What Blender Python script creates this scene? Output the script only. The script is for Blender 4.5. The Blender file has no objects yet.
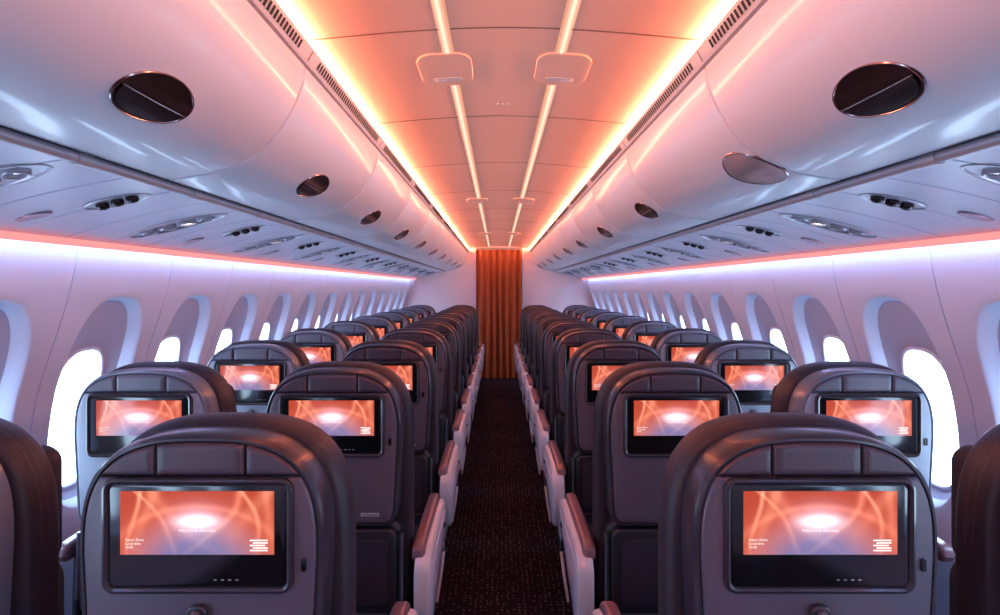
import bpy, bmesh, math
from mathutils import Vector, Matrix

scene = bpy.context.scene
CAMZ = 1.45
Y0, Y1 = -1.6, 9.5
scene.view_settings.view_transform = 'Standard'
scene.view_settings.look = 'None'

# ------------------------------------------------------------------ materials
def mat(name, color, rough=0.5, metal=0.0, spec=0.5, coat=0.0, bump=None, var=None):
    m = bpy.data.materials.new(name); m.use_nodes = True
    nt = m.node_tree; b = nt.nodes['Principled BSDF']
    b.inputs['Base Color'].default_value = (*color, 1)
    b.inputs['Roughness'].default_value = rough
    b.inputs['Metallic'].default_value = metal
    b.inputs['Specular IOR Level'].default_value = spec
    b.inputs['Coat Weight'].default_value = coat
    b.inputs['Coat Roughness'].default_value = 0.08
    tc = nt.nodes.new('ShaderNodeTexCoord')
    if var:
        n = nt.nodes.new('ShaderNodeTexNoise'); n.inputs['Scale'].default_value = var[0]
        n.inputs['Detail'].default_value = 4
        nt.links.new(tc.outputs['Object'], n.inputs['Vector'])
        r = nt.nodes.new('ShaderNodeMapRange')
        r.inputs['To Min'].default_value = 1 - var[1]; r.inputs['To Max'].default_value = 1 + var[1]
        nt.links.new(n.outputs['Fac'], r.inputs['Value'])
        v = nt.nodes.new('ShaderNodeVectorMath'); v.operation = 'SCALE'
        v.inputs[0].default_value = color
        nt.links.new(r.outputs[0], v.inputs['Scale'])
        nt.links.new(v.outputs[0], b.inputs['Base Color'])
    if bump:
        kind, sc, st = bump
        t = nt.nodes.new('ShaderNodeTexNoise'); t.inputs['Scale'].default_value = sc
        nt.links.new(tc.outputs['Object'], t.inputs['Vector'])
        bp = nt.nodes.new('ShaderNodeBump'); bp.inputs['Strength'].default_value = st
        bp.inputs['Distance'].default_value = 0.002
        nt.links.new(t.outputs['Fac'], bp.inputs['Height']); nt.links.new(bp.outputs[0], b.inputs['Normal'])
    return m

def emat(name, color, strength):
    m = bpy.data.materials.new(name); m.use_nodes = True
    nt = m.node_tree; nt.nodes.clear()
    e = nt.nodes.new('ShaderNodeEmission'); o = nt.nodes.new('ShaderNodeOutputMaterial')
    e.inputs[0].default_value = (*color, 1); e.inputs[1].default_value = strength
    nt.links.new(e.outputs[0], o.inputs[0])
    return m

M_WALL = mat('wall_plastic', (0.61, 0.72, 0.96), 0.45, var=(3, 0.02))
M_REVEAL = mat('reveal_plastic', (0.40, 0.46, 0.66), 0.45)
M_BIN = mat('bin_plastic', (0.66, 0.66, 0.76), 0.32, coat=0.2, var=(2, 0.02))
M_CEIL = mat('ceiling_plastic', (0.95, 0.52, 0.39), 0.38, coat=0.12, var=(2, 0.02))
M_PSU = mat('psu_plastic', (0.60, 0.62, 0.77), 0.32, coat=0.2)
M_PSUD = mat('psu_recess', (0.36, 0.30, 0.37), 0.25, metal=0.5)
M_RAIL = mat('rail_aluminium', (0.46, 0.46, 0.53), 0.35, metal=0.4)
M_DARK = mat('gap_dark', (0.012, 0.011, 0.014), 0.7)
M_SEAM = mat('ceiling_seam', (0.26, 0.10, 0.07), 0.7)
M_LATCH = mat('latch_dark', (0.035, 0.022, 0.026), 0.22, metal=0.5, coat=0.3)
M_LATCHL = mat('latch_light', (0.50, 0.42, 0.46), 0.2, metal=0.4, coat=0.3)
M_CHROME = mat('latch_rim', (0.40, 0.30, 0.32), 0.2, metal=1.0)
M_VENT = mat('vent_fascia', (0.62, 0.54, 0.55), 0.4)
M_BULK = mat('bulkhead_laminate', (0.74, 0.64, 0.70), 0.4, var=(2, 0.03))
M_RIM = mat('seat_rim_plastic', (0.036, 0.030, 0.046), 0.3, coat=0.25, var=(8, 0.1))
M_PANEL = mat('seat_shell_plastic', (0.105, 0.094, 0.130), 0.38, coat=0.08, bump=('noise', 500, 0.12))
M_CAP = mat('seat_cap_leather', (0.078, 0.056, 0.080), 0.36, coat=0.1, bump=('noise', 350, 0.25))
M_RIMB = mat('seat_rim_plastic_windowlit', (0.15, 0.175, 0.24), 0.3, coat=0.25, var=(8, 0.1))  # outer-seat copies of rim, shell and cap: cool window light put into the colour
M_PANELB = mat('seat_shell_plastic_windowlit', (0.28, 0.33, 0.43), 0.36, coat=0.1, bump=('noise', 500, 0.12))
M_CAPB = mat('seat_cap_leather_windowlit', (0.12, 0.12, 0.165), 0.36, coat=0.1, bump=('noise', 350, 0.25))
M_LEATH = mat('seat_leather', (0.026, 0.021, 0.034), 0.46, bump=('noise', 260, 0.4))
M_LEATH2 = mat('seat_cushion_fabric', (0.018, 0.016, 0.028), 0.6, bump=('noise', 400, 0.4))
M_STITCH = mat('stitch_thread', (0.12, 0.09, 0.12), 0.6)
M_BEZEL = mat('screen_bezel', (0.006, 0.006, 0.008), 0.12, coat=0.6)
M_FRAME = mat('screen_surround', (0.035, 0.027, 0.038), 0.2, coat=0.5)
M_PAD = mat('armrest_pad', (0.20, 0.105, 0.14), 0.28, coat=0.4)
M_COWL = mat('armrest_cowl', (0.66, 0.66, 0.76), 0.3, coat=0.2)
M_METAL = mat('seat_leg_metal', (0.25, 0.25, 0.28), 0.3, metal=1.0)
M_TRAY = mat('tray_plastic', (0.022, 0.020, 0.030), 0.4)
M_PLAC = mat('placard_white', (0.5, 0.5, 0.55), 0.5)
M_CURT = mat('curtain_fabric', (0.40, 0.095, 0.028), 0.75, bump=('noise', 300, 0.3))
M_TXT = emat('screen_text_glow', (1.0, 0.96, 0.92), 1.2)
M_GLASS = emat('window_daylight', (0.54, 0.75, 1.0), 10)
M_COVE = emat('cove_led', (1.0, 0.35, 0.18), 88)
M_STRK = emat('painted_gleam_core', (1.0, 0.66, 0.48), 1.4)  # emissive bands painted on the ceiling in place of soft reflections
M_STRK2 = emat('painted_gleam_mid', (1.0, 0.51, 0.34), 1.05)
M_STRK3 = emat('painted_gleam_edge', (1.0, 0.43, 0.28), 0.88)
M_CORAL = emat('coral_led', (1.0, 0.27, 0.26), 1.4)
M_WASH = emat('added_wash', (0.45, 0.57, 1.0), 23)  # added emitter that whitens the side wall, hidden behind the coral tube
M_LAMP = emat('reading_lamp', (1.0, 0.75, 0.6), 5)

def carpet():
    m = bpy.data.materials.new('carpet_dotted'); m.use_nodes = True
    nt = m.node_tree; b = nt.nodes['Principled BSDF']
    tc = nt.nodes.new('ShaderNodeTexCoord')
    v = nt.nodes.new('ShaderNodeTexVoronoi'); v.inputs['Scale'].default_value = 40
    v.inputs['Randomness'].default_value = 0.3
    nt.links.new(tc.outputs['Object'], v.inputs['Vector'])
    r = nt.nodes.new('ShaderNodeValToRGB')
    r.color_ramp.elements[0].position = 0.16; r.color_ramp.elements[0].color = (0.17, 0.12, 0.17, 1)
    r.color_ramp.elements[1].position = 0.24; r.color_ramp.elements[1].color = (0.013, 0.009, 0.016, 1)
    nt.links.new(v.outputs['Distance'], r.inputs[0])
    nt.links.new(r.outputs[0], b.inputs['Base Color'])
    n = nt.nodes.new('ShaderNodeTexNoise'); n.inputs['Scale'].default_value = 400
    nt.links.new(tc.outputs['Object'], n.inputs['Vector'])
    bp = nt.nodes.new('ShaderNodeBump'); bp.inputs['Strength'].default_value = 0.6
    bp.inputs['Distance'].default_value = 0.004
    nt.links.new(n.outputs['Fac'], bp.inputs['Height']); nt.links.new(bp.outputs[0], b.inputs['Normal'])
    b.inputs['Roughness'].default_value = 1.0
    b.inputs['Specular IOR Level'].default_value = 0.1
    return m
M_CARPET = carpet()

SCR_Z = 1.058; SCR_W = 0.1285; SCR_H = 0.053
def screen_mat():
    m = bpy.data.materials.new('screen_picture'); m.use_nodes = True
    nt = m.node_tree; nt.nodes.clear(); L = nt.links.new
    o = nt.nodes.new('ShaderNodeOutputMaterial'); e = nt.nodes.new('ShaderNodeEmission')
    gl = nt.nodes.new('ShaderNodeBsdfGlossy'); gl.inputs['Roughness'].default_value = 0.08
    gl.inputs['Color'].default_value = (0.03, 0.03, 0.03, 1)
    add = nt.nodes.new('ShaderNodeAddShader')
    L(e.outputs[0], add.inputs[0]); L(gl.outputs[0], add.inputs[1]); L(add.outputs[0], o.inputs[0])
    tc = nt.nodes.new('ShaderNodeTexCoord')
    sub = nt.nodes.new('ShaderNodeVectorMath'); sub.operation = 'SUBTRACT'
    sub.inputs[1].default_value = (0, 0, SCR_Z); L(tc.outputs['Object'], sub.inputs[0])
    mul = nt.nodes.new('ShaderNodeVectorMath'); mul.operation = 'MULTIPLY'
    mul.inputs[1].default_value = (1 / SCR_W, 0, 1 / SCR_H); L(sub.outputs[0], mul.inputs[0])
    sx = nt.nodes.new('ShaderNodeSeparateXYZ'); L(mul.outputs[0], sx.inputs[0])
    def M(op, a, b=None, c=None, clamp=False):
        n = nt.nodes.new('ShaderNodeMath'); n.operation = op; n.use_clamp = clamp
        for i, x in enumerate((a, b, c)):
            if x is None: continue
            if isinstance(x, (int, float)): n.inputs[i].default_value = x
            else: L(x, n.inputs[i])
        return n.outputs[0]
    u, v = sx.outputs['X'], sx.outputs['Z']
    def gauss(x, w):
        d = M('MULTIPLY', x, 1 / w)
        return M('POWER', 2.718, M('MULTIPLY', M('MULTIPLY', d, d), -1.0))
    dv = M('ADD', v, 1.35)
    rad = M('SQRT', M('ADD', M('MULTIPLY', M('MULTIPLY', u, u), 2.6), M('MULTIPLY', dv, dv)))
    r = nt.nodes.new('ShaderNodeValToRGB'); cr = r.color_ramp
    cr.elements[0].position = 0.0; cr.elements[0].color = (0.16, 0.15, 0.33, 1)
    cr.elements[1].position = 1.0; cr.elements[1].color = (0.46, 0.060, 0.030, 1)
    k = cr.elements.new(0.30); k.color = (0.22, 0.17, 0.34, 1)
    k = cr.elements.new(0.50); k.color = (0.48, 0.16, 0.18, 1)
    k = cr.elements.new(0.68); k.color = (0.56, 0.095, 0.055, 1)
    L(M('MULTIPLY', rad, 0.40, clamp=True), r.inputs[0])
    ns = nt.nodes.new('ShaderNodeTexNoise'); ns.inputs['Scale'].default_value = 0.7
    ns.inputs['Detail'].default_value = 0; L(mul.outputs[0], ns.inputs['Vector'])
    w = M('MULTIPLY_ADD', ns.outputs['Fac'], 0.24, -0.12)
    def band(k0, k1, k2, wd, amp):
        c = M('ADD', M('ADD', M('MULTIPLY', v, k1), k0), M('MULTIPLY', M('MULTIPLY', v, v), k2))
        d = M('ADD', M('SUBTRACT', u, c), w)
        return M('MULTIPLY', gauss(d, wd), amp)
    bands = [band(-.84, .05, .03, .030, .70), band(-.72, .10, .06, .08, .32), band(-.44, -.30, -.10, .035, .42),
             band(-.26, -.46, .10, .10, .22), band(.34, .36, -.12, .05, .38), band(.56, .26, .14, .11, .22),
             band(.76, -.10, -.06, .030, .60), band(.90, -.05, .08, .06, .34)]
    s = bands[0]
    for q in bands[1:]: s = M('ADD', s, q)
    arc = M('MULTIPLY', gauss(M('SUBTRACT', rad, 1.85), 0.10), 0.30)
    s = M('MULTIPLY', M('ADD', s, arc), M('MULTIPLY_ADD', v, 0.42, 0.58, clamp=True))
    vv = M('SUBTRACT', v, 0.05)
    g = M('POWER', 2.718, M('MULTIPLY', M('ADD', M('MULTIPLY', M('MULTIPLY', u, u), 8.0), M('MULTIPLY', M('MULTIPLY', vv, vv), 3.4)), -1.5))
    g2 = M('POWER', 2.718, M('MULTIPLY', M('ADD', M('MULTIPLY', M('MULTIPLY', u, u), 18.0), M('MULTIPLY', M('MULTIPLY', vv, vv), 30)), -1.0))
    def addc(base, f, col):
        mx = nt.nodes.new('ShaderNodeMix'); mx.data_type = 'RGBA'; mx.blend_type = 'ADD'
        mx.inputs[0].default_value = 1.0
        sc = nt.nodes.new('ShaderNodeVectorMath'); sc.operation = 'SCALE'
        sc.inputs[0].default_value = col; L(f, sc.inputs['Scale'])
        L(base, mx.inputs[6]); L(sc.outputs[0], mx.inputs[7])
        return mx.outputs[2]
    c = addc(r.outputs[0], s, (0.82, 0.38, 0.24))
    c = addc(c, g, (0.36, 0.35, 0.50))
    c = addc(c, g2, (1.0, 1.0, 1.0))
    L(c, e.inputs[0]); e.inputs[1].default_value = 1.22
    return m
M_SCREEN = screen_mat()

# ------------------------------------------------------------------ builder
class B:
    def __init__(s): s.v = []; s.f = []; s.m = []; s.mats = []
    def mi(s, m):
        if m not in s.mats: s.mats.append(m)
        return s.mats.index(m)
    def loft(s, rings, m, closed=True, cap0=False, cap1=False):
        k = s.mi(m); n = len(rings[0]); base = len(s.v)
        for r in rings: s.v.extend([tuple(p) for p in r])
        for i in range(len(rings) - 1):
            for j in range(n if closed else n - 1):
                a = base + i * n + j; b = base + i * n + (j + 1) % n
                s.f.append((a, b, b + n, a + n)); s.m.append(k)
        if cap0: s.f.append(tuple(base + j for j in range(n))); s.m.append(k)
        if cap1: s.f.append(tuple(base + (len(rings) - 1) * n + j for j in reversed(range(n)))); s.m.append(k)
    def outl(s, pts, spec, mp, m, cap0=True, cap1=True):
        s.loft([[mp(a, b, d) for a, b in offs(pts, ins)] for ins, d in spec], m, True, cap0, cap1)
    def rbox(s, c, size, r, m, axis='y', cr=None):
        x, y, z = c; sx, sy, sz = size
        if axis == 'y': A, Bb, D = sx, sz, sy; mp = lambda a, b, d: (x + a, y + d, z + b)
        elif axis == 'z': A, Bb, D = sx, sy, sz; mp = lambda a, b, d: (x + a, y + b, z + d)
        else: A, Bb, D = sy, sz, sx; mp = lambda a, b, d: (x + d, y + a, z + b)
        r = min(r, D / 2 * 0.99)
        pts = rrect(A / 2, Bb / 2, cr if cr else max(r * 1.2, 0.001))
        sp = []
        for i in range(5):
            t = i / 4 * math.pi / 2
            sp.append((r * (1 - math.sin(t)), -D / 2 + r * (1 - math.cos(t))))
        sp += [(a, -d) for a, d in reversed(sp)]
        s.outl(pts, sp, mp, m)
    def tube(s, path, rad, m, n=10, caps=True):
        rings = []; P = [Vector(p) for p in path]
        for i, p in enumerate(P):
            t = (P[min(i + 1, len(P) - 1)] - P[max(i - 1, 0)]).normalized()
            up = Vector((0, 0, 1)) if abs(t.z) < 0.95 else Vector((0, 1, 0))
            a = t.cross(up).normalized(); b = t.cross(a)
            rr = rad[i] if isinstance(rad, (list, tuple)) else rad
            rings.append([p + a * rr * math.cos(2 * math.pi * k / n) + b * rr * math.sin(2 * math.pi * k / n) for k in range(n)])
        s.loft(rings, m, True, caps, caps)
    def disc(s, c, U, V, a, b, prof, m, n=40, cap=True):
        c = Vector(c); U = Vector(U).normalized(); V = Vector(V).normalized(); N = U.cross(V)
        rings = [[c + U * a * k * math.cos(2 * math.pi * i / n) + V * b * k * math.sin(2 * math.pi * i / n) + N * o
                  for i in range(n)] for k, o in prof]
        s.loft(rings, m, True, False, cap)
    def obj(s, name, parent=None, loc=None, angle=32, mesh_only=False, recalc=True):
        me = bpy.data.meshes.new(name)
        me.from_pydata(s.v, [], s.f)
        for m in s.mats: me.materials.append(m)
        me.polygons.foreach_set('material_index', s.m)
        if recalc:
            bm = bmesh.new(); bm.from_mesh(me)
            bmesh.ops.recalc_face_normals(bm, faces=bm.faces); bm.to_mesh(me); bm.free()
        me.polygons.foreach_set('use_smooth', [True] * len(me.polygons))
        me.set_sharp_from_angle(angle=math.radians(angle))
        me.update()
        if mesh_only: return me
        return put(name, me, parent, loc)

def put(name, me, parent=None, loc=None):
    o = bpy.data.objects.new(name, me); scene.collection.objects.link(o)
    if parent: o.parent = parent
    if loc: o.location = loc
    return o
def empty(name, loc=(0, 0, 0)):
    o = bpy.data.objects.new(name, None); o.empty_display_size = 0.1
    o.location = loc; scene.collection.objects.link(o); return o

def rrect(a, b, r, n=6):
    r = min(r, a * 0.999, b * 0.999); pts = []
    for cx, cy, t0 in ((a - r, b - r, 0), (-a + r, b - r, 90), (-a + r, -b + r, 180), (a - r, -b + r, 270)):
        for i in range(n + 1):
            t = math.radians(t0 + 90 * i / n)
            pts.append((cx + r * math.cos(t), cy + r * math.sin(t)))
    return pts
def offs(pts, d):
    if abs(d) < 1e-9: return list(pts)
    n = len(pts); out = []
    for i in range(n):
        p0 = Vector(pts[i - 1]); p = Vector(pts[i]); p1 = Vector(pts[(i + 1) % n])
        e0 = (p - p0); e1 = (p1 - p)
        if e0.length < 1e-8: e0 = e1.copy()
        if e1.length < 1e-8: e1 = e0.copy()
        e0.normalize(); e1.normalize()
        n0 = Vector((-e0.y, e0.x)); n1 = Vector((-e1.y, e1.x))
        k = n0 + n1
        if k.length < 1e-6: k = n0.copy()
        k.normalize(); c = max(k.dot(n0), 0.45)
        q = p + k * (d / c); out.append((q.x, q.y))
    return out
def clip(pts, nx, ny, c):
    out = []
    for i in range(len(pts)):
        p, q = pts[i], pts[(i + 1) % len(pts)]
        dp = nx * p[0] + ny * p[1] - c; dq = nx * q[0] + ny * q[1] - c
        if dp <= 0: out.append(p)
        if dp * dq < 0:
            t = dp / (dp - dq); out.append((p[0] + t * (q[0] - p[0]), p[1] + t * (q[1] - p[1])))
    return out
def clean(pts, tol=.004):
    P = []
    for p in pts:
        if not P or math.dist(p, P[-1]) > tol: P.append(p)
    if math.dist(P[0], P[-1]) < tol: P.pop()
    return P
def catmull(P, k=8):
    out = []
    for i in range(len(P) - 1):
        p0 = P[i - 1] if i else (2 * P[0][0] - P[1][0], 2 * P[0][1] - P[1][1])
        p1, p2 = P[i], P[i + 1]
        p3 = P[i + 2] if i + 2 < len(P) else (2 * P[-1][0] - P[-2][0], 2 * P[-1][1] - P[-2][1])
        for j in range(k):
            t = j / k
            out.append(tuple(0.5 * (2 * p1[a] + (p2[a] - p0[a]) * t + (2 * p0[a] - 5 * p1[a] + 4 * p2[a] - p3[a]) * t * t
                       + (-p0[a] + 3 * p1[a] - 3 * p2[a] + p3[a]) * t ** 3) for a in (0, 1)))
    out.append(P[-1]); return out
class Curve2:
    def __init__(s, P):
        s.P = P; s.c = [0]
        for i in range(1, len(P)): s.c.append(s.c[-1] + math.dist(P[i], P[i - 1]))
        s.L = s.c[-1]
    def n(s, i):
        p, q = s.P[max(i - 1, 0)], s.P[min(i + 1, len(s.P) - 1)]
        d = Vector((q[0] - p[0], q[1] - p[1])).normalized(); return Vector((-d.y, d.x))
    def at(s, v, off=0):
        v = min(max(v, 0), s.L); i = 1
        while i < len(s.c) - 1 and s.c[i] < v: i += 1
        t = (v - s.c[i - 1]) / (s.c[i] - s.c[i - 1]); a, b = s.P[i - 1], s.P[i]
        n = s.n(i - 1).lerp(s.n(i), t).normalized()
        return (a[0] + (b[0] - a[0]) * t + n.x * off, a[1] + (b[1] - a[1]) * t + n.y * off)
    def find(s, fn):
        k = 0.0
        while k < s.L:
            if fn(*s.at(k)) <= 0: return k
            k += .002
        return s.L

# ------------------------------------------------------------------ side walls + windows
WC = Curve2(catmull([(1.385, .185), (1.392, .12), (1.415, .0), (1.455, -.136), (1.50, -.27), (1.534, -.396), (1.557, -.6), (1.548, -.85),
              (1.50, -1.1), (1.42, -1.35), (1.375, -1.45)], 8))
WP = WC.P; WL = WC.L
def wallP(v, off):
    x, z = WC.at(v, off); return (x, z + CAMZ)
PITCH = 0.57; VC = WC.find(lambda x, z: z + .41); VA = (0.205, 0.395)
def se(th, a, b, n=3.0):
    c, s = math.cos(th), math.sin(th)
    return (a * math.copysign(abs(c) ** (2 / n), c), b * math.copysign(abs(s) ** (2 / n), s))
def window_meshes(side):
    hw = PITCH / 2 - 0.002
    N = 96; ths = [2 * math.pi * i / N for i in range(N)]
    up, dn = VC, WL - VC
    for cx, cy in ((hw, up), (-hw, up), (-hw, -dn), (hw, -dn)):
        t = math.atan2(cy, cx) % (2 * math.pi)
        j = min(range(N), key=lambda i: abs(ths[i] - t)); ths[j] = t
    def rect(th):
        c, s = math.cos(th), math.sin(th)
        k = 1e9
        if abs(c) > 1e-9: k = min(k, hw / abs(c))
        if s > 1e-9: k = min(k, up / s)
        if s < -1e-9: k = min(k, dn / -s)
        return (c * k, s * k)
    def mp(y, u, off):
        x, z = wallP(VC - u, off); return (side * x, y, z)
    b = B()
    rings = [[mp(*rect(t), 0.012) for t in ths], [mp(*rect(t), 0.0) for t in ths]]
    base = [se(t, *VA) for t in ths]; R = [rect(t) for t in ths]
    for k in range(1, 13):
        f = 1 - k / 12
        rings.append([mp(base[i][0] + (R[i][0] - base[i][0]) * f, base[i][1] + (R[i][1] - base[i][1]) * f, 0) for i in range(N)])
    for a, h, o in ((.202, .392, .0015), (.197, .387, .006), (.191, .381, .014), (.185, .375, .024), (.180, .370, .034), (.176, .366, .042)):
        rings.append([mp(*se(t, a, h), o) for t in ths])
    b.loft(rings, M_WALL)
    UC = -.080
    rings = []
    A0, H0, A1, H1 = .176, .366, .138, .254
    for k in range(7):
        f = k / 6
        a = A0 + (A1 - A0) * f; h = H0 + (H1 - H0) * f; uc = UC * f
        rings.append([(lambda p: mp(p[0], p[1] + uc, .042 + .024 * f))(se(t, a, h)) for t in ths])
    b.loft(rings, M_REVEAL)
    rings = []
    for a, h, o in ((.138, .254, .066), (.136, .252, .062), (.131, .247, .060), (.126, .242, .063), (.124, .240, .080)):
        rings.append([(lambda p: mp(p[0], p[1] + UC, o))(se(t, a, h)) for t in ths])
    b.loft(rings, M_WALL)
    rings = []
    for k in (1, .8, .6, .4, .2, .02):
        rings.append([(lambda p: mp(p[0], p[1] + UC, .079))(se(t, .125 * k, .241 * k)) for t in ths])
    b.loft(rings, M_GLASS, cap1=True)
    return b.obj('window', mesh_only=True, recalc=True, angle=50)
for side in (-1, 1):
    me = window_meshes(side)
    i = 0; y = 1.66 - PITCH * 5
    wp = empty('wall_left' if side < 0 else 'wall_right')
    while y < Y1 - 0.05:
        i += 1
        put('window_%d' % (i + (0 if side < 0 else 30)), me, wp, (0, y, 0))
        y += PITCH
    b = B()
    rr = []
    for yy in (Y0, Y1 + 0.2):
        rr.append([(side * (p[0] + 0.11), yy, p[1] + CAMZ) for p in WP])
    b.loft(rr, M_DARK, closed=False)
    b.obj('outer_lining', wp)
    b = B()
    b.rbox((side * 1.375, (Y0 + Y1) / 2, 0.06), (0.03, Y1 - Y0, 0.12), 0.008, M_RAIL, 'x')
    b.obj('baseboard_left' if side < 0 else 'baseboard_right')

# ------------------------------------------------------------------ floor
b = B(); b.loft([[(-1.6, Y0, 0), (1.6, Y0, 0)], [(-1.6, Y1 + 0.6, 0), (1.6, Y1 + 0.6, 0)]], M_CARPET, closed=False)
b.obj('floor')

# ------------------------------------------------------------------ ceiling
CP = [(-.53, .634), (-.50, .634), (-.47, .636), (-.40, .643), (-.30, .652), (-.20, .659), (-.10, .664), (0, .666)]
CP = CP + [(-x, z) for x, z in reversed(CP[:-1])]
CP = catmull(CP, 4)
def ceil_z(x):
    for p, q in zip(CP[:-1], CP[1:]):
        if p[0] <= x <= q[0]: return p[1] + (q[1] - p[1]) * (x - p[0]) / (q[0] - p[0])
    return .64
b = B()
seams = [-1.6, -0.75, 0.0, 0.75, 1.52, 2.30, 3.15, 4.05, 4.95, 5.85, 6.75, 7.65, 8.6, 9.5]
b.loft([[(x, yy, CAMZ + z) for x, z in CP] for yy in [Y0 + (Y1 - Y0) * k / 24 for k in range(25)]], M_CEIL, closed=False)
# joint gaskets between the ceiling panels
for ys in seams[1:-1]:
    b.loft([[(x, yy, CAMZ + z - dz) for x, z in CP] for yy, dz in ((ys - .0032, -.0005), (ys - .0028, .0009), (ys + .0028, .0009), (ys + .0032, -.0005))], M_SEAM, closed=False)
ceil = b.obj('ceiling')
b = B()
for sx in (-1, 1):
    for w, dz, m in ((.019, -.0003, M_STRK3), (.012, -.0012, M_STRK2), (.0055, -.0022, M_STRK)):  # nested glowing bands imitate the falloff of a blurred reflection
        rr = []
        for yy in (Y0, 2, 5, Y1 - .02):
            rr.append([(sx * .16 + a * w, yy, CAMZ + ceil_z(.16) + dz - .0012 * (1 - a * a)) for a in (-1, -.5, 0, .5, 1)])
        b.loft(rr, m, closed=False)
b.obj('ceiling_painted_gleam', recalc=False)
b = B()
for yy in (1.80, 4.5, 7.2):
    for sx in (-1, 1):
        pts = rrect(.080, .10, .05, 8)
        mp = lambda a, c, d, sx=sx, yy=yy: (sx * .175 + a, yy + c * 1.3, CAMZ + ceil_z(sx * .175 + a) - d)
        b.outl(pts, [(0, -0.002), (0, .003), (.0015, .0045), (.005, .005), (.02, .005)], mp, M_CEIL)
        mp2 = lambda a, c, d, sx=sx, yy=yy: (sx * .175 + a, yy + .07 + c, CAMZ + ceil_z(sx * .175 + a) - 0.005 - d)
        b.outl(rrect(.045, .016, .0155), [(0, -.001), (0, .001), (.003, .002)], mp2, M_VENT)
for yy in (2.25, 5.4):
    for k in range(3):
        mp2 = lambda a, c, d, yy=yy, k=k: (-.02 + k * .02 + a, yy - .1 + c, CAMZ + .667 - d)
        b.outl(rrect(.006, .006, .0055), [(0, -.001), (0, .002), (.002, .004)], mp2, M_VENT)
b.obj('ceiling_service_panel')

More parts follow.
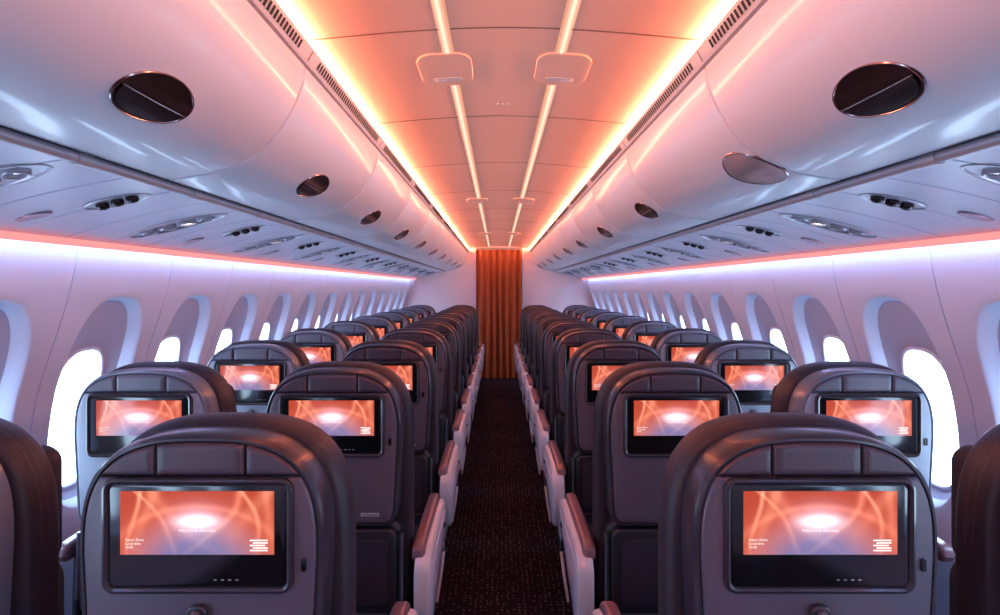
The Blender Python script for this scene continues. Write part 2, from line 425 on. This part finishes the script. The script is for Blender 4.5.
# ------------------------------------------------------------------ overhead bins, cove, PSU
BP_face = catmull([(.503, .555), (.508, .52), (.536, .448), (.585, .374), (.649, .322), (.73, .292), (.80, .279), (.850, .272)], 6)
BC = Curve2(BP_face)
BPoly = BP_face + [(.862, .278), (.862, .31), (.86, .545), (.84, .563), (.53, .563), (.51, .561)]
bseams = [Y0, -1.23, -.32, .59, 1.5, 2.41, 3.32, 4.23, 5.14, 6.05, 6.96, 7.87, 8.78, Y1]
latch_d = {-1: [.12, 1.06, 1.97, 2.86, 3.77, 4.68, 5.6, 6.5, 7.41, 8.32, 9.15],
           1: [.12, 1.02, 2.60, 3.6, 4.6, 5.5, 6.5, 7.41, 8.32, 9.15]}
for side in (-1, 1):
    pts = [(side * x, z) for x, z in BPoly]
    ar = sum(pts[i][0] * pts[(i + 1) % len(pts)][1] - pts[(i + 1) % len(pts)][0] * pts[i][1] for i in range(len(pts)))
    if ar < 0: pts = pts[::-1]
    for y0, y1 in zip(bseams[:-1], bseams[1:]):
        if y1 - y0 < .05: continue
        b = B()
        g = .003
        mp = lambda a, c, d: (a, d, c + CAMZ)
        b.outl(pts, [(.008, y0 + g), (.003, y0 + g + .001), (0.0005, y0 + g + .004), (0, y0 + g + .008), (0, y1 - g - .008), (.0005, y1 - g - .004), (.003, y1 - g - .001), (.008, y1 - g)], mp, M_BIN)
        o = b.obj('overhead_bin', angle=40)
        for d in latch_d[side] + ([1.6] if side > 0 else []):
            if y0 <= d < y1:
                light = (side > 0 and abs(d - 1.6) < .01)
                sc = BC.find(lambda x, z: z / x - (.535 if not light else .47))
                ra, ry = (.054, .100) if not light else (.082, .105)
                md = M_LATCH if not light else M_LATCHL
                lb = B()
                def fp(u, w, off):
                    x, z = BC.at(sc + u, -off)
                    return (side * x, d + w, z + CAMZ)
                n = 48
                def ring(k, off): return [fp(ra * k * math.cos(2 * math.pi * i / n), ry * k * math.sin(2 * math.pi * i / n), off) for i in range(n)]
                lb.loft([ring(1.04, -.004), ring(1.04, .0015), ring(1.02, .003), ring(.99, .003), ring(.975, .0012)], M_CHROME)
                lb.loft([ring(.98, .0018), ring(.9, .0012), ring(.6, .0008), ring(.3, .0008), ring(.03, .0008)], md, True, False, True)
                if not light:
                    rows = []
                    for j in range(9):
                        u = ra * .9 * j / 8
                        hw = ry * .92 * math.sqrt(max(0, 1 - (j / 8 * .98) ** 2))
                        rows.append([fp(u, hw * q, .0022 + .003 * (1 - j / 8)) for q in (-1, -.6, -.2, .2, .6, 1)])
                    lb.loft(rows, md, closed=False)
                    lb.tube([fp(0, -ry * .95, .004), fp(0, 0, .0055), fp(0, ry * .95, .004)], .0013, M_CHROME, n=6)
                lb.obj('bin_latch', o)
    b = B()
    fas = [(.60, .566), (.512, .5665), (.503, .567), (.4985, .572), (.4845, .597), (.483, .601), (.485, .605), (.490, .606), (.514, .607)]
    b.loft([[(side * x, yy, z + CAMZ) for x, z in fas] for yy in (Y0, Y1)], M_VENT, closed=False)
    U = Vector((side * (.4845 - .4985), 0, .597 - .572)); U.normalize()
    for y0, y1 in zip(bseams[:-1], bseams[1:]):
        yy = y0 + .07
        while yy < y1 - .07:
            c = Vector((side * .4915, yy, .5845 + CAMZ))
            n_ = Vector((-side * abs(U.z), 0, -abs(U.x))) * .0012
            h = U * .0105; w = Vector((0, .0055, 0))
            b.loft([[c + n_ - h - w, c + n_ + h - w], [c + n_ - h + w, c + n_ + h + w]], M_DARK, closed=False)
            yy += .019
        c = Vector((side * .4915, y1, .5845 + CAMZ)); n_ = Vector((-side * abs(U.z), 0, -abs(U.x))) * .001
        h = U * .014; w = Vector((0, .002, 0))
        b.loft([[c + n_ - h - w, c + n_ + h - w], [c + n_ - h + w, c + n_ + h + w]], M_DARK, closed=False)
    b.obj('vent_grille', recalc=False)
    b = B()
    b.loft([[(side * .515, yy, z + CAMZ) for z in (.6075, .631)] for yy in (Y0, Y1)], M_COVE, closed=False)
    b.obj('cove_light_strip', recalc=False)
    b = B()
    b.tube([(side * .871, Y0, .264 + CAMZ), (side * .871, Y1, .264 + CAMZ)], .0125, M_RAIL, n=16)
    yy = Y0 + .05
    while yy < Y1:
        b.tube([(side * .871, yy, .264 + CAMZ), (side * .871, yy + .05, .264 + CAMZ)], .0145, M_RAIL, n=16)
        yy += .4575
    b.tube([(side * .891, Y0, .266 + CAMZ), (side * .891, Y1, .266 + CAMZ)], .005, M_DARK, n=8)
    b.obj('trim_%d' % (1 if side < 0 else 2))
    pe = empty('passenger_service_channel')
    def ps(x): return .262 - (x - .88) * (.112 / .46)
    b = B()
    xs = [.88 + .46 * i / 10 for i in range(11)]
    def prof(x): return ps(x) + .010 * math.sin(math.pi * (x - .88) / .46)
    yy = Y0; k = 0
    while yy < Y1:
        L = .2
        rr = []
        for a, dz in ((yy + .0008, .012), (yy + .001, .003), (yy + .005, 0), (yy + L - .005, 0), (yy + L - .001, .003), (yy + L - .0008, .012)):
            rr.append([(side * x, a, prof(x) + dz + CAMZ) for x in xs])
        b.loft(rr, M_PSU, closed=False)
        yy += L
    b.loft([[(side * .87, yy, .32 + CAMZ), (side * 1.44, yy, .205 + CAMZ)] for yy in (Y0, Y1)], M_DARK, closed=False)
    nose = [(1.34, prof(1.34)), (1.343, .142), (1.346, .139), (1.348, .142), (1.348, .20)]
    b.loft([[(side * x, yy, z + CAMZ) for x, z in nose] for yy in (Y0, Y1)], M_PSU, closed=False)
    b.obj('channel_panel', pe, recalc=False)
    b = B()
    b.tube([(side * 1.334, Y0, .141 + CAMZ), (side * 1.334, Y1, .141 + CAMZ)], .0110, M_CORAL, n=12)
    b.obj('coral_led_tube', pe)
    b = B()
    b.loft([[(side * 1.3485, yy, z + CAMZ) for z in (.145, .175)] for yy in (Y0, Y1)], M_WASH, closed=False)
    b.obj('added_wall_wash', pe, recalc=False)  # added strip facing the wall, out of the camera's view
    b = B()
    d = 1.22 - .8 * 3
    while d < Y1 - .2:
        T = Vector((side * 1, 0, -.2435)).normalized(); Yv = Vector((0, 1, 0))
        U = T
        if U.cross(Yv).z > 0: U = -T
        N = U.cross(Yv)
        c = Vector((side * 1.105, d, prof(1.105) + CAMZ))
        b.disc(c, U, Yv, .165, .062, [(1.06, -.004), (1.06, .004), (1.03, .008), (.99, .008), (.96, .004)], M_RAIL, cap=False)
        b.disc(c, U, Yv, .165, .062, [(.97, .005), (.93, .002), (.5, .001)], M_PSUD)
        for j, off in enumerate((-.10, -.035, .035, .10)):
            cc = c + T * off
            b.disc(cc, U, Yv, .024, .024, [(1.1, 0), (1.1, .009), (.95, .012), (.8, .010), (.75, .004)], M_RAIL, n=24, cap=False)
            b.disc(cc, U, Yv, .024, .024, [(.78, .004), (.5, .007), (.2, .008)], M_LAMP if j in (1,) else M_CHROME, n=24)
        c2 = Vector((side * 1.03, d + .36, prof(1.03) + CAMZ))
        b.disc(c2, U, Yv, .085, .042, [(1.06, -.004), (1.06, .003), (1.0, .006), (.95, .003), (.5, .002)], M_RAIL, n=32)
        for off in (-.04, .0, .04):
            cc = c2 + T * off
            b.disc(cc, U, Yv, .014, .014, [(1.2, 0), (1.15, .012), (.8, .016), (.6, .010), (.3, .010)], M_LATCH, n=18)
        c3 = Vector((side * 1.22, d + .32, prof(1.22) + CAMZ))
        b.disc(c3, U, Yv, .045, .022, [(1.06, -.002), (1.06, .002), (1.0, .004), (.5, .003)], M_PSUD, n=24)
        d += .8
    b.obj('reading_light_unit', pe)

# ------------------------------------------------------------------ bulkheads + curtain
b = B()
def plate(bb, x0, x1, z0, z1, y, m, th=.03):
    bb.rbox(((x0 + x1) / 2, y + th / 2, (z0 + z1) / 2), (x1 - x0, th, z1 - z0), .006, m, 'y')
plate(b, -1.62, -.375, 0, 2.2, Y1, M_BULK); plate(b, .375, 1.62, 0, 2.2, Y1, M_BULK)
plate(b, -.375, .375, 2.09, 2.2, Y1, M_BULK)
for sx in (-1, 1):
    b.rbox((sx * .375, Y1 - .005, 1.045), (.02, .05, 2.09), .006, M_COWL, 'y')
b.obj('wall_front')
b = B(); plate(b, -1.62, 1.62, 0, 2.2, Y0 - .03, M_BULK); b.obj('wall_back')
b = B(); plate(b, -.6, .6, 0, 2.2, Y1 + .55, M_DARK); b.obj('wall_galley')
ce = empty('doorway_curtain', (0, Y1, 0))
b = B()
nx = 160
rings = []
for zz in [.015 + (2.06 - .015) * k / 24 for k in range(25)]:
    row = []
    for i in range(nx + 1):
        t = i / nx; x = -.362 + .724 * t
        amp = .024 + .014 * (1 - zz / 2.06)
        row.append((x, -.04 + amp * math.sin(t * 2 * math.pi * 7 + .5 * math.sin(zz * 2 + t * 9)) + .006 * math.sin(t * 57), zz))
    rings.append(row)
b.loft(rings, M_CURT, closed=False)
b.obj('curtain_cloth', ce, angle=80)
b = B(); b.tube([(-.365, -.035, 2.07), (.365, -.035, 2.07)], .012, M_RAIL, n=12)
b.obj('curtain_rod', ce)

# ------------------------------------------------------------------ seats
def shell_outline(hw, z0, zc, zt, n=2.9, cr=.02, taper=.012):
    pts = []
    K = 44
    for i in range(K + 1):
        t = math.pi * i / K
        x, z = se(t, hw, zt - zc, n)
        pts.append((x, zc + z))
    wl = hw - taper
    for i in range(1, 6):
        f = i / 6; pts.append((-(hw - taper * f), zc + (z0 + cr - zc) * f))
    for i in range(7):
        t = math.radians(180 + 90 * i / 6); pts.append((-wl + cr + cr * math.cos(t), z0 + cr + cr * math.sin(t)))
    for i in range(7):
        t = math.radians(270 + 90 * i / 6); pts.append((wl - cr + cr * math.cos(t), z0 + cr + cr * math.sin(t)))
    for i in range(1, 6):
        f = 1 - i / 6; pts.append(((hw - taper * f), zc + (z0 + cr - zc) * f))
    return pts
XZ = lambda a, c, d: (a, d, c)

def back_mesh(RIM, PANEL, CAP):
    b = B()
    O = shell_outline(.210, .725, 1.00, 1.203, n=2.85, cr=.045)
    b.outl(O, [(.014, .014), (.013, .006), (.011, .003), (.007, .003), (.003, .009), (.001, .018), (0, .030), (.002, .075), (.012, .085)], XZ, RIM, cap0=True)
    I = clean(offs(O, .0135), .003)
    low = clip(I, 0, 1, 1.1320)
    # leather crown wrap in three pieces following the outline
    def xs_for(zb):
        best = 0
        for p, q in zip(I, I[1:] + I[:1]):
            if (p[1] - zb) * (q[1] - zb) <= 0 and abs(p[1] - q[1]) > 1e-9:
                x = p[0] + (q[0] - p[0]) * (zb - p[1]) / (q[1] - p[1])
                best = max(best, abs(x))
        return best
    we = xs_for(1.134) - .0005
    def dense(x0, x1):
        L = x1 - x0
        e = [0, .0015, .003, .006]
        mid = [.006 + (L - .012) * k / 12 for k in range(1, 12)]
        return [x0 + k for k in e] + [x0 + k for k in mid] + [x1 - k for k in reversed(e)]
    def ztop(x):
        best = 1.134
        for p, q in zip(I, I[1:] + I[:1]):
            if (p[0] - x) * (q[0] - x) <= 0 and abs(p[0] - q[0]) > 1e-9:
                z = p[1] + (q[1] - p[1]) * (x - p[0]) / (q[0] - p[0])
                best = max(best, z)
        return best
    for x0, x1 in ((-we, -.0765), (-.0745, .0745), (.0765, we)):
        rows = []
        for x in dense(x0, x1):
            zt = ztop(x); H = max(zt - 1.134, 1e-4)
            js = [0, .0015, .003, .006]
            if H > .016: vs = js + [.006 + (H - .012) * k / 6 for k in range(1, 6)] + [H - k for k in reversed(js)]
            else: vs = [H * k / 12 for k in range(13)]
            row = []
            for v in vs:
                ex = []
                if abs(x0) < .1: ex.append(x - x0)
                if abs(x1) < .1: ex.append(x1 - x)
                d = min([v, H - v] + ex)
                row.append((x, -.0015 + .0075 * max(0, 1 - d / .006) ** 2, 1.134 + v))
            rows.append(row)
        b.loft(rows, CAP, closed=False)
    b.outl(clean(low, .003), [(0, .014), (0, .006), (.0012, .0028), (.0035, .0004), (.006, -.0005)], XZ, PANEL, cap0=False)
    mp = lambda a, c, d: (a, d, c + 1.036)
    b.outl(rrect(.160, .097, .022), [(0, 0), (0, -.006), (.002, -.010), (.006, -.011), (.010, -.009), (.0125, -.003)], mp, M_FRAME)
    b.outl(rrect(.149, .0860, .012), [(0, -.002), (0, -.005), (.0015, -.0062), (.003, -.0065)], mp, M_BEZEL)
    for k, x in enumerate((.03, .042, .054, .066)):
        b.rbox((x, -.0068, .9625), (.005, .0012, .0016), .0004, M_PLAC, 'y')
    b.rbox((.176, -.0015, .985), (.009, .004, .022), .001, M_BEZEL, 'y', cr=.004)
    # tray latch: pivot boss + lever hanging over the tray edge
    b.rbox((0, -.006, .905), (.034, .012, .032), .004, RIM, 'y', cr=.013)
    b.rbox((0, -.012, .878), (.015, .012, .075), .005, CAP, 'y', cr=.007)
    b.rbox((.115, -.0025, .765), (.055, .0015, .010), .0004, M_PLAC, 'y')
    b.rbox((.115, -.0035, .765), (.048, .001, .003), .0003, M_TRAY, 'y')
    b.rbox((0, .022, .585), (.385, .03, .26), .008, M_TRAY, 'y', cr=.03)
    b.rbox((0, .004, .585), (.33, .006, .20), .002, M_RIM, 'y', cr=.02)
    for sx in (-1, 1):
        b.tube([(sx * .203, .02, .50), (sx * .203, .03, .70)], .009, M_METAL, 10)
    b.rbox((0, .075, .52), (.40, .06, .42), .02, M_TRAY, 'y', cr=.04)
    b.rbox((0, .03, .385), (.34, .03, .15), .012, M_LEATH2, 'y', cr=.02)
    b.tube([(-.165, .012, .458), (.165, .012, .458)], .006, M_METAL, 8)
    return b.obj('back_shell', mesh_only=True, angle=36)

def cushion_mesh():
    b = B()
    O = shell_outline(.231, .44, .955, 1.213, n=3.0, cr=.04, taper=.0)
    sp = [(.030, .080), (.014, .081), (.006, .086), (.002, .096), (0, .110), (0, .125), (.001, .140), (.005, .158), (.015, .174), (.040, .186)]
    b.outl(O, sp, XZ, M_LEATH)
    K = O[:45]
    for yy in (.110, .128):
        nxt = .004; acc = 0
        for p, q in zip(K[:-1], K[1:]):
            L = math.dist(p, q)
            while nxt <= acc + L:
                t = (nxt - acc) / L
                x = p[0] + (q[0] - p[0]) * t; z = p[1] + (q[1] - p[1]) * t
                dx, dz = (q[0] - p[0]) / L, (q[1] - p[1]) / L
                ox, oz = dz * .0009, -dx * .0009
                b.loft([[(x - dx * .003 + ox, yy - .001, z - dz * .003 + oz), (x + dx * .003 + ox, yy - .001, z + dz * .003 + oz)],
                        [(x - dx * .003 + ox, yy + .001, z - dz * .003 + oz), (x + dx * .003 + ox, yy + .001, z + dz * .003 + oz)]], M_STITCH, closed=False)
                nxt += .0095
            acc += L
    b.rbox((0, .205, 1.02), (.25, .05, .24), .022, M_LEATH2, 'y', cr=.05)
    for sx in (-1, 1):
        b.rbox((sx * .150, .205, 1.01), (.08, .06, .24), .025, M_LEATH2, 'y', cr=.036)
    b.rbox((0, .200, .70), (.40, .05, .42), .022, M_LEATH2, 'y', cr=.05)
    b.rbox((0, .44, .415), (.46, .52, .11), .04, M_LEATH2, 'z', cr=.06)
    b.rbox((0, .44, .335), (.44, .50, .05), .01, M_TRAY, 'z', cr=.03)
    b.tube([(-.22, .27, .47), (-.12, .33, .482), (0, .36, .486), (.12, .33, .482), (.22, .27, .47)], .008, M_RAIL, 8)
    for sx in (-1, 1):
        b.tube([(sx * .14, .27, .32), (sx * .14, .22, 0.02)], .014, M_METAL, 10)
        b.tube([(sx * .14, .62, .32), (sx * .14, .66, 0.02)], .014, M_METAL, 10)
        b.tube([(sx * .14, .25, .05), (sx * .14, .62, .30)], .010, M_METAL, 8)
        b.rbox((sx * .14, .44, .012), (.04, .54, .022), .006, M_METAL, 'z')
    b.tube([(-.22, .66, .08), (.22, .66, .08)], .010, M_METAL, 8)
    return b.obj('seat_cushion', mesh_only=True, angle=40)

def arm_mesh(kind, s):
    b = B()
    def pad(x, w, h=.042, m=M_PAD):
        yz = catmull([(.015, .628), (.03, .655), (.10, .662), (.30, .662), (.47, .660), (.525, .648), (.54, .625), (.525, .606), (.45, .603), (.25, .606), (.06, .604), (.025, .610)], 5)
        yz = yz[::-1]
        r = .014
        sp = []
        for i in range(5):
            t = i / 4 * math.pi / 2
            sp.append((r * (1 - math.sin(t)), -w / 2 + r * (1 - math.cos(t))))
        sp += [(a, -d) for a, d in reversed(sp)]
        b.outl(yz, sp, lambda a, c, d: (x + d, a, c), m)
    if kind == 'aisle':
        pad(s * .257, .042)
        yz = catmull([(-.02, .56), (-.005, .610), (.06, .640), (.25, .642), (.46, .640), (.54, .620), (.560, .575), (.51, .530), (.34, .485), (.18, .435), (.08, .395), (.01, .405), (-.018, .47)], 5)[::-1]
        b.outl(yz, [(.012, -.020), (.003, -.018), (0, -.010), (0, .012), (.003, .022), (.010, .029), (.020, .031), (.026, .0305)], lambda a, c, d: (s * (.268 + d), a, c), M_COWL)
        yi = offs(yz, .036)
        b.outl(yi, [(0, .0295), (.001, .0325), (.004, .034)], lambda a, c, d: (s * (.268 + d), a, c), M_PSU)
        b.rbox((s * .303, .40, .575), (.008, .035, .014), .002, M_LATCH, 'x', cr=.006)
        yz2 = catmull([(.06, .43), (.30, .49), (.50, .50), (.62, .46), (.64, .38), (.58, .31), (.30, .30), (.08, .31), (.05, .36)], 4)[::-1]
        b.outl(yz2, [(.006, -.012), (0, -.006), (0, .006), (.006, .012)], lambda a, c, d: (s * (.252 + d), a, c), M_TRAY)
        arc = [(s * .278, .50, .60), (s * .280, .575, .575), (s * .280, .63, .52), (s * .280, .655, .45), (s * .278, .64, .37), (s * .272, .59, .30), (s * .262, .53, .22)]
        b.tube(arc, [.006, .008, .009, .009, .008, .007, .006], M_COWL, 10)
        b.tube([(s * .25, .10, .30), (s * .25, .16, .60)], .014, M_TRAY, 10)
    elif kind == 'mid':
        pad(-s * .29, .046)
        b.tube([(-s * .29, .11, .62), (-s * .29, .10, .40)], .014, M_TRAY, 10)
        b.rbox((-s * .29, .28, .50), (.022, .30, .20), .008, M_TRAY, 'x', cr=.04)
    else:
        pad(-s * .262, .046)
        b.rbox((-s * .262, .28, .50), (.022, .34, .22), .008, M_TRAY, 'x', cr=.04)
        b.tube([(-s * .262, .11, .62), (-s * .262, .10, .40)], .014, M_TRAY, 10)
    return b.obj('armrest', mesh_only=True, angle=40)

def screen_mesh():
    b = B()
    b.loft([[(-SCR_W, -.0072, SCR_Z - SCR_H), (SCR_W, -.0072, SCR_Z - SCR_H)], [(-SCR_W, -.0072, SCR_Z + SCR_H), (SCR_W, -.0072, SCR_Z + SCR_H)]], M_SCREEN, closed=False)
    me = b.obj('seatback_screen', mesh_only=True, recalc=False)
    b = B()
    x0, x1, z0, z1 = .088, .118, SCR_Z - .047, SCR_Z - .026
    for k in range(5):
        za = z0 + (z1 - z0) * k / 5
        b.loft([[(x0 + .005 * (k % 2), -.0078, za), (x1 - .004 * ((k + 1) % 3 == 0), -.0078, za)], [(x0 + .005 * (k % 2), -.0078, za + .0024), (x1 - .004 * ((k + 1) % 3 == 0), -.0078, za + .0024)]], M_TXT, closed=False)
    tm = b.obj('screen_caption', mesh_only=True, recalc=False)
    bm = bmesh.new(); bm.from_mesh(tm)
    def text(t, x, z, size, align):
        cu = bpy.data.curves.new('t', 'FONT'); cu.body = t; cu.size = size; cu.align_x = align
        cu.resolution_u = 2
        o = bpy.data.objects.new('t', cu); scene.collection.objects.link(o)
        bpy.context.view_layer.update()
        m = o.evaluated_get(bpy.context.evaluated_depsgraph_get()).to_mesh()
        vs = [bm.verts.new((x + v.co.x, -.0078, z + v.co.y)) for v in m.vertices]
        for p in m.polygons:
            try: bm.faces.new([vs[i] for i in p.vertices])
            except ValueError: pass
        bpy.data.objects.remove(o); bpy.data.curves.remove(cu)
    text('WELCOME ABOARD', 0, SCR_Z - .015, .0068, 'CENTER')
    text('Saturn Dune\nLocal time\n10:45', -.120, SCR_Z - .030, .0062, 'LEFT')
    bm.to_mesh(tm); bm.free()
    return me, tm

ME_BACK = [back_mesh(M_RIM, M_PANEL, M_CAP), back_mesh(M_RIMB, M_PANELB, M_CAPB)]  # second set, for the outer seats, has window light in its colours
ME_CUSH = cushion_mesh()
ME_SCR, ME_TXT = screen_mesh()
ARM = {(k, s): arm_mesh(k, s) for k in ('aisle', 'mid', 'window') for s in (-1, 1)}
ROWS = 10
for r in range(ROWS):
    y = 1.0 + .8 * r
    for side in (-1, 1):
        s = -side
        for col, X in enumerate((.52, 1.10)):
            e = empty('airplane_seat', (side * X, y, 0))
            put('back_shell', ME_BACK[col], e); put('seat_cushion', ME_CUSH, e)
            put('seatback_screen', ME_SCR, e); put('screen_caption', ME_TXT, e)
            if col == 0:
                put('armrest_aisle', ARM[('aisle', s)], e); put('armrest_middle', ARM[('mid', s)], e)
            else:
                put('armrest_window', ARM[('window', s)], e)

# ------------------------------------------------------------------ world + camera
w = bpy.data.worlds.new('World'); scene.world = w; w.use_nodes = True
w.node_tree.nodes['Background'].inputs[0].default_value = (0.02, 0.02, 0.03, 1)
cam = bpy.data.cameras.new('camera'); co = bpy.data.objects.new('camera', cam)
scene.collection.objects.link(co)
co.location = (-.018, 0, CAMZ); co.rotation_euler = (math.radians(90), 0, 0)
cam.lens = 36 * .595; cam.sensor_width = 36; cam.clip_start = .02
cam.shift_x = .002; cam.shift_y = -.0195
scene.camera = co
